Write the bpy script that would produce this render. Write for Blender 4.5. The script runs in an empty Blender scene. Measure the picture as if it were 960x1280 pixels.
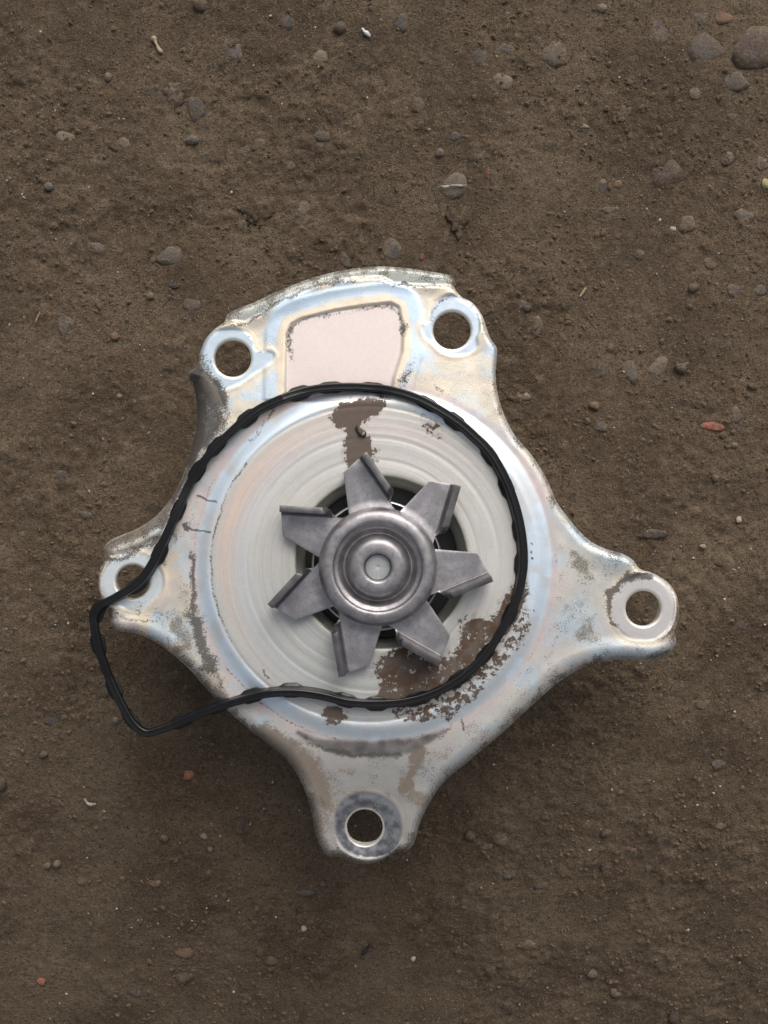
import bpy, bmesh, math, random
import numpy as np
from mathutils import Vector, geometry

random.seed(7)
RNG = np.random.default_rng(11)
SC = bpy.context.scene
COL = SC.collection

# ------------------------------------------------------------------ camera, sky, sun, exposure
FPX = 1230.0            # focal length in photo pixels (photo 960 x 1280)
HC = 0.257              # camera height above the dirt, metres
cam = bpy.data.cameras.new('camera')
cam.sensor_fit = 'VERTICAL'
cam.sensor_height = 24.0
cam.lens = 24.0 * FPX / 1280.0
cam.clip_start = 0.005
cam.clip_end = 200.0
camo = bpy.data.objects.new('camera', cam)
COL.objects.link(camo)
camo.location = (0, 0, HC)
SC.camera = camo
SC.cycles.denoising_prefilter = 'ACCURATE'

SUN_EL, SUN_AZ = 38.0, 14.0      # degrees; azimuth measured from +Y (top of the picture) towards +X
wd = bpy.data.worlds.new('World')
SC.world = wd
wd.use_nodes = True
nt = wd.node_tree
bg = nt.nodes['Background']
sky = nt.nodes.new('ShaderNodeTexSky')
sky.sky_type = 'NISHITA'
sky.sun_disc = False
sky.sun_elevation = math.radians(SUN_EL)
sky.sun_rotation = math.radians(SUN_AZ)
sky.dust_density = 6.0
sky.air_density = 1.0
sky.ozone_density = 1.0
hsv = nt.nodes.new('ShaderNodeHueSaturation')      # a thin white overcast: the same sky, washed out
hsv.inputs['Saturation'].default_value = 0.30
nt.links.new(sky.outputs[0], hsv.inputs['Color'])
nt.links.new(hsv.outputs[0], bg.inputs['Color'])
bg.inputs['Strength'].default_value = 0.095

sun = bpy.data.lights.new('sun', 'SUN')
sun.energy = 1.35
sun.angle = math.radians(55)
sun.color = (1.0, 0.97, 0.93)
suno = bpy.data.objects.new('sun', sun)
COL.objects.link(suno)
suno.rotation_euler = (-math.radians(90 - SUN_EL), 0, -math.radians(SUN_AZ))

vs = SC.view_settings
vs.view_transform = 'Standard'
vs.look = 'None'
vs.gamma = 1.0
vs.use_curve_mapping = False
vs.exposure = 0.50

# ------------------------------------------------------------------ helpers
def unp(px, py, z):
    """photo pixel at height z -> world x, y"""
    k = (HC - z) / FPX
    return (px - 480.0) * k, (640.0 - py) * k

def lin(c):
    c = np.asarray(c, float) / 255.0
    return np.where(c <= 0.04045, c / 12.92, ((c + 0.055) / 1.055) ** 2.4)

_perm = np.random.default_rng(5).random((256, 256))
def vnoise(x, y, seed=0):
    x = np.asarray(x, float) + seed * 17.31; y = np.asarray(y, float) + seed * 41.7
    xi = np.floor(x).astype(int); yi = np.floor(y).astype(int)
    fx = x - xi; fy = y - yi
    fx = fx * fx * (3 - 2 * fx); fy = fy * fy * (3 - 2 * fy)
    a = _perm[xi & 255, yi & 255]; b = _perm[(xi + 1) & 255, yi & 255]
    c = _perm[xi & 255, (yi + 1) & 255]; d = _perm[(xi + 1) & 255, (yi + 1) & 255]
    return (a * (1 - fx) + b * fx) * (1 - fy) + (c * (1 - fx) + d * fx) * fy
def fbm(x, y, oct=4, seed=0, gain=0.5):
    s = 0; a = 1; t = 0
    for i in range(oct):
        s = s + a * vnoise(x * 2 ** i, y * 2 ** i, seed + i * 3); t += a; a *= gain
    return s / t
def sstep(a, b, x):
    t = np.clip((x - a) / (b - a), 0, 1)
    return t * t * (3 - 2 * t)

def spline(pts, step=2.0, closed=True):
    P = np.array(pts, float); n = len(P); out = []
    rng = range(n if closed else n - 1)
    for i in rng:
        if closed:
            p0, p1, p2, p3 = P[(i - 1) % n], P[i], P[(i + 1) % n], P[(i + 2) % n]
        else:
            p0, p1, p2, p3 = P[max(i - 1, 0)], P[i], P[i + 1], P[min(i + 2, n - 1)]
        d01 = max(np.linalg.norm(p1[:2] - p0[:2]), 1e-6) ** .5
        d12 = max(np.linalg.norm(p2[:2] - p1[:2]), 1e-6) ** .5
        d23 = max(np.linalg.norm(p3[:2] - p2[:2]), 1e-6) ** .5
        m1 = (p2 - p1) + d12 * ((p1 - p0) / d01 - (p2 - p0) / (d01 + d12)) if np.any(p1 != p0) else (p2 - p1)
        m2 = (p2 - p1) + d12 * ((p3 - p2) / d23 - (p3 - p1) / (d12 + d23)) if np.any(p3 != p2) else (p2 - p1)
        k = max(2, int(round(np.linalg.norm(p2[:2] - p1[:2]) / step)))
        for j in range(k):
            t = j / k; t2 = t * t; t3 = t2 * t
            out.append((2 * t3 - 3 * t2 + 1) * p1 + (t3 - 2 * t2 + t) * m1 + (-2 * t3 + 3 * t2) * p2 + (t3 - t2) * m2)
    if not closed: out.append(P[-1])
    return np.array(out)

def polydist(X, Y, pts, closed=False):
    """distance to a polyline and index of the nearest segment"""
    P = np.asarray(pts, float)[:, :2]
    A = P if closed else P[:-1]
    B = np.roll(P, -1, 0) if closed else P[1:]
    best = np.full(X.shape, 1e9); idx = np.zeros(X.shape, int)
    for i in range(len(A)):
        a, b = A[i], B[i]; d = b - a; L = max(d @ d, 1e-9)
        t = np.clip(((X - a[0]) * d[0] + (Y - a[1]) * d[1]) / L, 0, 1)
        q = (X - a[0] - t * d[0]) ** 2 + (Y - a[1] - t * d[1]) ** 2
        m = q < best
        best = np.where(m, q, best); idx = np.where(m, i, idx)
    return np.sqrt(best), idx
def inside(X, Y, pts):
    P = np.asarray(pts, float)[:, :2]; r = np.zeros(X.shape, bool)
    for (x1, y1), (x2, y2) in zip(P, np.roll(P, -1, 0)):
        if y1 == y2: continue
        c = ((y1 > Y) != (y2 > Y)) & (X < (x2 - x1) * (Y - y1) / (y2 - y1) + x1)
        r ^= c
    return r
def sdf(X, Y, pts):
    """positive inside"""
    d, _ = polydist(X, Y, pts, True)
    return np.where(inside(X, Y, pts), d, -d)

def mesh_from(name, V, F, smooth=True):
    me = bpy.data.meshes.new(name)
    V = np.asarray(V, np.float32)
    if isinstance(F, np.ndarray):
        k = F.shape[1]; n = len(F)
        me.vertices.add(len(V)); me.vertices.foreach_set('co', V.ravel())
        me.loops.add(n * k); me.loops.foreach_set('vertex_index', F.astype(np.int32).ravel())
        me.polygons.add(n)
        me.polygons.foreach_set('loop_start', np.arange(0, n * k, k, dtype=np.int32))
        me.update(calc_edges=True)
    else:
        me.from_pydata([tuple(map(float, v)) for v in V], [], F); me.update()
    me.polygons.foreach_set('use_smooth', np.full(len(me.polygons), smooth))
    me.validate()
    return me
def obj(name, me, mat=None, parent=None):
    o = bpy.data.objects.new(name, me); COL.objects.link(o)
    if mat is not None: me.materials.clear(); me.materials.append(mat)
    if parent is not None: o.parent = parent
    return o
def tag(o, label, cat, group=None):
    o['label'] = label; o['category'] = cat
    if group: o['group'] = group
    return o
def lathe(prof, n=96, cx=0, cy=0):
    """prof: list of (r, z); closed only if it starts/ends on the axis"""
    V = []; F = []
    for r, z in prof:
        for j in range(n):
            a = 2 * math.pi * j / n
            V.append((cx + r * math.cos(a), cy + r * math.sin(a), z))
    for i in range(len(prof) - 1):
        for j in range(n):
            F.append((i * n + j, i * n + (j + 1) % n, (i + 1) * n + (j + 1) % n, (i + 1) * n + j))
    return V, F

# node shorthand
class NT:
    def __init__(s, name):
        s.m = bpy.data.materials.new(name); s.m.use_nodes = True
        s.t = s.m.node_tree; s.b = s.t.nodes['Principled BSDF']
    def n(s, typ, **kw):
        o = s.t.nodes.new(typ)
        for k, v in kw.items(): setattr(o, k, v)
        return o
    def put(s, sock, v):
        if hasattr(v, 'links'): s.t.links.new(v, sock)
        else:
            if isinstance(v, (tuple, list, np.ndarray)) and len(v) == 3 and len(sock.default_value) == 4: v = tuple(v) + (1,)
            sock.default_value = v
    def attr(s, name, out='Fac'):
        return s.n('ShaderNodeAttribute', attribute_name=name).outputs[out]
    def math(s, op, a, b=0.0, c=0.0, clamp=False):
        o = s.n('ShaderNodeMath', operation=op, use_clamp=clamp)
        s.put(o.inputs[0], a); s.put(o.inputs[1], b); s.put(o.inputs[2], c)
        return o.outputs[0]
    def mix(s, f, a, b, mode='MIX'):
        o = s.n('ShaderNodeMix', data_type='RGBA', blend_type=mode)
        s.put(o.inputs[0], f); s.put(o.inputs[6], a); s.put(o.inputs[7], b)
        return o.outputs[2]
    def lerp(s, f, a, b):
        o = s.n('ShaderNodeMix', data_type='FLOAT')
        s.put(o.inputs[0], f); s.put(o.inputs[2], a); s.put(o.inputs[3], b)
        return o.outputs[0]
    def coord(s):
        if not hasattr(s, '_c'):
            tc = s.n('ShaderNodeTexCoord'); mp = s.n('ShaderNodeMapping')
            mp.inputs['Scale'].default_value = (1000, 1000, 1000)      # object space in millimetres
            s.t.links.new(tc.outputs['Object'], mp.inputs[0]); s._c = mp.outputs[0]
        return s._c
    def noise(s, scale, detail=3, rough=0.55, vec=None, dist=0.0):
        o = s.n('ShaderNodeTexNoise')
        s.put(o.inputs['Vector'], vec or s.coord())
        o.inputs['Scale'].default_value = scale; o.inputs['Detail'].default_value = detail
        o.inputs['Roughness'].default_value = rough; o.inputs['Distortion'].default_value = dist
        return o.outputs[0]
    def ramp(s, f, a, b):
        o = s.n('ShaderNodeMapRange'); o.interpolation_type = 'SMOOTHSTEP'
        s.put(o.inputs[0], f); o.inputs[1].default_value = a; o.inputs[2].default_value = b
        return o.outputs[0]
    def bump(s, h, dist, strength=1.0, nrm=None):
        o = s.n('ShaderNodeBump'); o.inputs['Strength'].default_value = strength
        o.inputs['Distance'].default_value = dist; s.put(o.inputs['Height'], h)
        if nrm is not None: s.put(o.inputs['Normal'], nrm)
        return o.outputs[0]
    def set(s, **kw):
        for k, v in kw.items(): s.put(s.b.inputs[k.replace('_', ' ')], v)
        return s.m

# ------------------------------------------------------------------ materials
SOIL_A, SOIL_B, SOIL_C = lin((112, 96, 78)), lin((87, 72, 57)), lin((136, 121, 104))

def soil_color(M):
    big = M.noise(0.035, 5, 0.6)
    mid = M.noise(0.35, 5, 0.65)
    fine = M.noise(1.25, 5, 0.78)
    c = M.mix(M.ramp(big, 0.38, 0.64), SOIL_B, SOIL_A)
    c = M.mix(M.math('MULTIPLY', M.ramp(mid, 0.5, 0.75), 0.55), c, SOIL_C)
    c = M.mix(M.math('MULTIPLY', M.ramp(fine, 0.49, 0.36), 0.8), c, lin((56, 45, 34)))
    c = M.mix(M.math('MULTIPLY', M.ramp(M.noise(1.7, 4, 0.7), 0.57, 0.66), 0.55), c, lin((148, 131, 110)))
    c = M.mix(M.math('MULTIPLY', M.ramp(M.noise(0.75, 6, 0.82), 0.47, 0.36), 0.7), c, lin((50, 40, 31)))
    c = M.mix(M.math('MULTIPLY', M.ramp(M.noise(2.0, 3, 0.6), 0.645, 0.70), 0.6), c, lin((176, 162, 142)))
    return c, mid, fine

def mat_ground():
    M = NT('dirt')
    c, mid, fine = soil_color(M)
    h = M.math('ADD', M.math('MULTIPLY', mid, 0.5), M.math('MULTIPLY', fine, 0.5))
    h = M.math('ADD', h, M.math('MULTIPLY', M.noise(2.4, 4, 0.75), 0.5))
    return M.set(Base_Color=c, Roughness=0.95, Specular_IOR_Level=0.25, Normal=M.bump(h, 0.0014, 1.0))

def mat_stone():
    M = NT('dusty_stone')
    oi = M.n('ShaderNodeObjectInfo')
    M.coord()
    off = M.n('ShaderNodeVectorMath', operation='ADD'); M.put(off.inputs[0], M._c)
    cx = M.n('ShaderNodeCombineXYZ'); M.put(cx.inputs[0], M.math('MULTIPLY', oi.outputs['Random'], 900.0)); M.put(cx.inputs[1], M.math('MULTIPLY', oi.outputs['Random'], 377.0))
    M.put(off.inputs[1], cx.outputs[0]); M._c = off.outputs[0]
    soil, mid, fine = soil_color(M)
    gen = M.n('ShaderNodeTexCoord').outputs['Generated']
    sep = M.n('ShaderNodeSeparateXYZ'); M.put(sep.inputs[0], gen)
    rx = M.math('SUBTRACT', sep.outputs[0], 0.5); ry = M.math('SUBTRACT', sep.outputs[1], 0.5)
    rad = M.math('SQRT', M.math('ADD', M.math('MULTIPLY', rx, rx), M.math('MULTIPLY', ry, ry)))
    c = M.mix(M.math('MULTIPLY', M.ramp(M.noise(1.6, 4, 0.7), 0.40, 0.72), 0.55), oi.outputs['Color'], M.mix(0.35, oi.outputs['Color'], lin((150, 142, 134))))
    c = M.mix(M.math('MULTIPLY', M.ramp(M.noise(2.2, 3, 0.6), 0.62, 0.74), 0.6), c, M.mix(0.5, c, (0.02, 0.018, 0.016)))
    dust = M.math('ADD', 0.10, M.math('MULTIPLY', M.ramp(M.noise(0.42, 5, 0.7), 0.34, 0.62), 0.78))
    edge = M.ramp(M.math('ADD', rad, M.math('MULTIPLY', M.math('SUBTRACT', M.noise(0.7, 5, 0.7), 0.5), 0.7)), 0.22, 0.46)
    dust = M.math('MAXIMUM', dust, M.math('MULTIPLY', edge, M.ramp(oi.outputs['Alpha'], 0.4, 0.6)))
    c = M.mix(M.math('MULTIPLY', dust, 0.92), c, soil)
    h = M.math('ADD', M.noise(1.3, 5, 0.65), M.math('MULTIPLY', fine, 0.5))
    return M.set(Base_Color=c, Roughness=0.88, Specular_IOR_Level=0.3, Normal=M.bump(h, 0.0004, 0.9))

def mat_plain_stone():
    M = NT('clean_stone')
    oi = M.n('ShaderNodeObjectInfo')
    soil, mid, fine = soil_color(M)
    c = M.mix(M.math('MULTIPLY', M.ramp(M.noise(1.3, 4, 0.7), 0.4, 0.65), 0.5), oi.outputs['Color'], M.mix(0.6, oi.outputs['Color'], soil))
    c = M.mix(M.math('MULTIPLY', M.ramp(M.noise(3.0, 2, 0.5), 0.64, 0.74), 0.4), c, lin((190, 180, 168)))
    return M.set(Base_Color=c, Roughness=0.85, Specular_IOR_Level=0.3, Normal=M.bump(M.noise(2.0, 5, 0.7), 0.0004, 0.8))

def mat_crumbs():
    M = NT('soil_crumb')
    c = M.mix(M.noise(0.9, 3, 0.6), lin((74, 61, 48)), lin((116, 100, 82)))
    return M.set(Base_Color=c, Roughness=0.95, Specular_IOR_Level=0.2, Normal=M.bump(M.noise(5, 3, 0.7), 0.0003, 0.8))

def mat_grit():
    M = NT('pale_grit')
    c = M.mix(M.ramp(M.noise(0.6, 2, 0.5), 0.35, 0.65), lin((122, 107, 89)), lin((172, 162, 148)))
    return M.set(Base_Color=c, Roughness=0.8)

def mat_housing():
    M = NT('passivated_cast_aluminium')
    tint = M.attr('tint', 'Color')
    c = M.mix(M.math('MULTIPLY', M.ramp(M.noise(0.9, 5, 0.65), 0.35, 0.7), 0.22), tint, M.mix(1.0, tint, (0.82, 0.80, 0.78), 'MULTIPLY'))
    c = M.mix(M.math('MULTIPLY', M.ramp(M.noise(2.6, 4, 0.7), 0.45, 0.65), 0.22), c, M.mix(1.0, c, (0.72, 0.70, 0.67), 'MULTIPLY'))
    # fine turned lines on the machined face
    turn = M.attr('turn', 'Vector')
    ln = M.noise(1.0, 3, 0.6, vec=turn)
    face = M.attr('face')
    c = M.mix(M.math('MULTIPLY', M.math('MULTIPLY', M.ramp(ln, 0.42, 0.66), face), 0.24), c, M.mix(1.0, c, (0.66, 0.65, 0.63), 'MULTIPLY'))
    # dark speckle on the raw casting
    sp = M.math('ADD', M.attr('speck'), M.noise(2.9, 4, 0.7))
    spf = M.ramp(sp, 0.93, 1.05)
    c = M.mix(M.math('MULTIPLY', spf, 0.8), c, lin((84, 74, 62)))
    # dust film
    du = M.ramp(M.math('ADD', M.attr('dust'), M.math('MULTIPLY', M.math('SUBTRACT', M.noise(2.5, 5, 0.75), 0.5), 1.1)), 0.34, 0.72)
    c = M.mix(M.math('MULTIPLY', du, 0.88), c, M.mix(M.noise(1.2, 3, 0.6), lin((88, 76, 64)), lin((112, 100, 87))))
    # black grime with ragged edges
    gn = M.math('MULTIPLY', M.math('SUBTRACT', M.noise(2.3, 6, 0.78), 0.5), 1.9)
    gf = M.ramp(M.math('ADD', M.attr('grime'), gn), 0.40, 0.66)
    c = M.mix(M.math('MULTIPLY', gf, 0.9), c, M.mix(M.noise(3.0, 3, 0.7), lin((38, 35, 33)), lin((84, 77, 71))))
    # flaked brown film
    sn = M.math('ADD', M.math('MULTIPLY', M.math('SUBTRACT', M.noise(0.55, 6, 0.70), 0.5), 1.9), M.math('MULTIPLY', M.math('SUBTRACT', M.noise(1.3, 4, 0.6), 0.5), 1.0))
    sf = M.math('MULTIPLY', M.ramp(M.math('ADD', M.attr('stain'), sn), 0.47, 0.54), M.lerp(M.noise(0.8, 4, 0.7), 0.90, 1.0))
    rim = M.math('MULTIPLY', sf, M.ramp(M.math('ADD', M.attr('stain'), sn), 0.60, 0.50))
    brown = M.mix(M.math('MULTIPLY', M.ramp(M.noise(0.30, 4, 0.6), 0.40, 0.58), M.attr('rust')), lin((94, 80, 70)), lin((74, 46, 16)))
    brown = M.mix(M.math('MULTIPLY', M.noise(1.4, 5, 0.7), 0.5), brown, lin((58, 46, 38)))
    brown = M.mix(M.math('MULTIPLY', rim, 0.5), brown, lin((52, 40, 32)))
    halo = M.ramp(M.math('ADD', M.attr('stain'), sn), 0.20, 0.50)
    c = M.mix(M.math('MULTIPLY', halo, 0.30), c, lin((150, 134, 118)))
    c = M.mix(sf, c, brown)
    dirt = M.math('MAXIMUM', M.math('MAXIMUM', gf, M.math('MULTIPLY', du, 0.8)), M.math('MULTIPLY', sf, 0.85))
    met = M.lerp(dirt, M.attr('metal'), 0.0)
    rough = M.lerp(dirt, M.math('ADD', M.attr('rough'), M.math('MULTIPLY', M.noise(1.1, 4, 0.7), 0.16)), 0.85)
    # turned rings on the machined face, grain on the casting
    n1 = M.bump(M.noise(4.5, 4, 0.7), 0.00016, M.math('ADD', 0.0, 0.5) if False else 0.45)
    o = n1.node; M.put(o.inputs['Strength'], M.attr('grain'))
    n2 = M.bump(sf, 0.00006, 0.7, n1)
    n2 = M.bump(M.math('MULTIPLY', ln, face), 0.00006, 0.5, n2)
    return M.set(Base_Color=c, Metallic=met, Roughness=rough, Normal=n2)

def mat_steel(name='stamped_steel', k=1.0, r0=0.30):
    M = NT(name)
    v = M.noise(0.35, 5, 0.65)
    c = M.mix(M.ramp(v, 0.35, 0.7), lin((160, 156, 158)) * k, lin((190, 186, 188)) * k)
    c = M.mix(M.math('MULTIPLY', M.ramp(M.noise(0.8, 6, 0.8), 0.52, 0.70), 0.6), c, lin((100, 96, 95)) * k)
    rough = M.math('ADD', r0, M.math('MULTIPLY', M.noise(1.0, 5, 0.7), 0.2))
    return M.set(Base_Color=c, Metallic=0.92, Roughness=rough, Normal=M.bump(M.noise(3.0, 4, 0.7), 0.00005, 0.5))

def mat_simple(name, col, rough, metal=0.0, ns=2.0, bump=0.0001, var=0.25):
    M = NT(name)
    c = M.mix(M.math('MULTIPLY', M.ramp(M.noise(ns, 4, 0.65), 0.35, 0.7), var), col, tuple(np.asarray(col) * 0.55))
    return M.set(Base_Color=c, Roughness=M.math('ADD', rough, M.math('MULTIPLY', M.noise(ns * 2, 3, 0.6), 0.15)), Metallic=metal, Normal=M.bump(M.noise(ns * 2, 4, 0.7), bump, 0.5))

def mat_rubber():
    M = NT('black_rubber')
    d = M.ramp(M.noise(1.7, 5, 0.7), 0.56, 0.80)
    c = M.mix(M.math('MULTIPLY', d, 0.35), (0.006, 0.006, 0.0065), (0.03, 0.027, 0.024))
    return M.set(Base_Color=c, Roughness=M.lerp(d, 0.30, 0.8), Specular_IOR_Level=0.42, Normal=M.bump(M.noise(2.2, 4, 0.6), 0.00008, 0.6))

MG, MS, MP, MCR, MGR = mat_ground(), mat_stone(), mat_plain_stone(), mat_crumbs(), mat_grit()
MH, MST, MR = mat_housing(), mat_steel(), mat_rubber()
MHUB, MFOLD = mat_steel('shaded_hub_steel', 0.80, 0.38), mat_steel('shaded_fold_steel', 0.40, 0.36)  # darker steel copies: shade and reflections painted into hub and folds
MSEAL = mat_simple('seal_metal', tuple(lin((190, 190, 188))), 0.28, 0.9)
MSHAFT = mat_simple('shaft_steel', tuple(lin((198, 200, 198))), 0.42, 0.85)
MIRON = mat_simple('dull_iron', tuple(lin((110, 105, 100))), 0.6, 0.6)

# ------------------------------------------------------------------ the ground
def gh(x, y):
    """dirt height, metres in and out (works on arrays); about zero on average"""
    u, v = np.asarray(x) * 1000, np.asarray(y) * 1000
    h = (fbm(u / 60, v / 60, 3, 1) - 0.5) * 3.2
    h = h + (fbm(u / 13, v / 13, 4, 9, 0.5) - 0.5) * 1.1
    rough = sstep(0.42, 0.62, fbm(u / 24, v / 24, 3, 21))
    h = h + (fbm(u / 2.6, v / 2.6, 3, 33, 0.6) - 0.5) * (0.5 + 0.8 * rough)
    h = h + 0.35 * sstep(0.55, 0.75, fbm(u / 4.2, v / 4.2, 3, 47, 0.6)) * rough
    # added slope: dirt in front of the pump tilts from the sun and darkens
    t = np.clip((-np.asarray(y) - 0.01) / 0.26, 0, 1)
    return h * 0.001 - 0.052 * t * t * (3 - 2 * t)

def build_ground():
    def axis(half, step):
        a = np.arange(-half, half + step * .5, step); e = []; d = step; x = half
        while x < 6.0:
            d *= 1.22; x += d; e.append(x)
        e = np.array(e)
        return np.concatenate([-e[::-1], a, e])
    xs, ys = axis(0.112, 0.00042), axis(0.146, 0.00042)
    X, Y = np.meshgrid(xs, ys)
    Z = gh(X, Y)
    nx, ny = len(xs), len(ys)
    i = np.arange(nx * ny).reshape(ny, nx)
    F = np.stack([i[:-1, :-1], i[:-1, 1:], i[1:, 1:], i[1:, :-1]], -1).reshape(-1, 4)
    V = np.stack([X, Y, Z], -1).reshape(-1, 3)
    o = obj('ground', mesh_from('ground', V, F), MG)
    o['kind'] = 'structure'
    return o
ground = build_ground()

# ------------------------------------------------------------------ pump: traced shapes (photo pixels)
ZF, ZD, ZBOT = 0.029, 0.0304, 0.0205        # flange top, machined face, underside
# outline: x, y, edge rounding width (px), edge drop (mm)
OUT = [(477,333,6,1.6),(515,336,6,1.6),(547,341,6,1.6),(563,345,6,1.6),(568,350,5,1.4),(569,361,6,1.6),(577,371,6,1.6),(590,378,7,1.6),(602,393,7,1.8),(609,412,7,1.8),
 (613,423,6,1.8),(621,435,7,2),(621,447,7,2),(619.5,470,7,2),(624,500,8,2),(634,527,9,2),(645,546,10,2.2),(664,568,10,2.2),(682,596,10,2.2),(697,629,10,2.2),(707,643,11,2.2),(720,659,12,2.4),
 (736,675,13,2.4),(757,686,12,2.4),(780,693,10,2.2),(791,700,8,2),(800,711,7,1.8),(815,716,7,1.8),(831,725,8,2),(842,737,9,2.2),(848,752,9,2.2),(849,770,9,2.2),
 (843,791,9,2.4),(845,800,10,2.8),(842,811,12,3),(830,820,14,3.2),(810,825,16,3.6),(780,824,18,3.8),(755,827,20,4),(730,834,22,4),(702,850,22,4),(667,880,22,4),(630,914,22,4),(590,948,20,3.8),
 (555,978,16,3.2),(536,1005,13,2.8),(524,1031,12,2.6),(517,1055,11,2.4),(508,1064,9,2.4),(493,1066,8,2.2),(477,1075,8,2.2),(460,1080,8,2.2),(443,1079,8,2.2),(427,1072,9,2.2),(409,1069,11,2.4),(396,1047,12,2.6),
 (391,1024,13,2.8),(386,1003,14,3),(375,975,15,3.2),(357,948,16,3.2),(330,926,16,3.2),(300,902,15,3),(272,876,15,3),(257,860,15,3),(240,840,15,3),(217,819,15,3),(192,801,15,3),(170,792,14,3),
 (147,788,12,2.8),(137,779,10,2.4),(136,767,8,2.2),(129,752,7,2),(123,733,7,2),(125,712,7,2),(131,698,9,2.4),(129,686,12,3.4),(137,676,16,4),(175,659,20,4.6),(203,637,22,5),(225,602,24,5.4),
 (238,567,26,5.6),(245,532,28,5.8),(246,508,28,5.8),(242,484,22,5.2),(236,467,14,4),(247,456,7,2.4),(250,441,6,1.8),(257,424,6,1.8),(270,410,6,1.8),(281,402,6,1.8),(284,393,6,1.8),(320,377,7,1.8),(345,365,7,1.8),(395,346,7,1.8),(440,336,6,1.6)]
OUTS = spline(OUT, 2.2, True)
HOLES = [(291, 448, 23), (565, 413, 23.5), (166, 727, 21), (804, 760.5, 22), (456, 1034, 22.5)]
CX, CY = 466.0, 705.0           # centre of the machined face
KX, KY = 477.0, 703.0           # centre of the cavity
HX, HY = 472.5, 708.0           # centre of the impeller

FLANK_L = [(247,456),(262,472),(272,487),(281,515),(278,528),(262,550),(240,585),(224,615),(208,655),(200,671),(170,687),(133,698),
           (129,686),(137,676),(175,659),(203,637),(225,602),(238,567),(245,532),(246,508),(242,484),(236,467)]
LEDGE_LINE = [(284,402),(307,404),(332,390),(355,374),(395,357),(440,349),(477,347),(492,355),(522,357),(560,358),(572,362)]
LEDGE = LEDGE_LINE + [(580,330),(477,320),(395,330),(320,362),(275,385)]
WIN = [(357,500),(358,440),(359,418),(364,406),(376,399),(420,388),(460,382),(488,379),(498,384),(503,410),(502,440),(492,470),(487,500)]
BOSS = {
 0: [(250,446),(254,428),(268,414),(287,410),(305,414),(315,424),(319,438),(340,440),(343,446),(334,456),(318,466),(303,477),(288,484),(276,487),(271,482),(270,472),(258,464)],
 1: [(562,368),(580,375),(593,385),(600,402),(599,414),(596,420),(596,434),(588,440),(568,444),(552,439),(540,428),(531,420),(529,407),(537,402),(540,388),(548,376)],
 2: [(127,738),(129,716),(138,702),(155,694),(172,692),(190,700),(202,715),(203,735),(190,752),(175,762),(150,758),(132,750)],
 3: [(765,762),(768,742),(780,727),(797,718),(815,718),(831,727),(841,742),(843,764),(838,782),(824,796),(805,799),(786,796),(772,783)],
 4: [(419,1036),(421,1012),(434,997),(455,991),(478,996),(494,1008),(501,1030),(499,1050),(488,1065),(465,1073),(440,1068),(426,1056)],
}
BOSS = {k: spline(v, 3, True) for k, v in BOSS.items()}
BZ = {0: -0.5, 1: -0.5, 2: -0.45, 3: -0.5, 4: -0.6}

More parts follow.
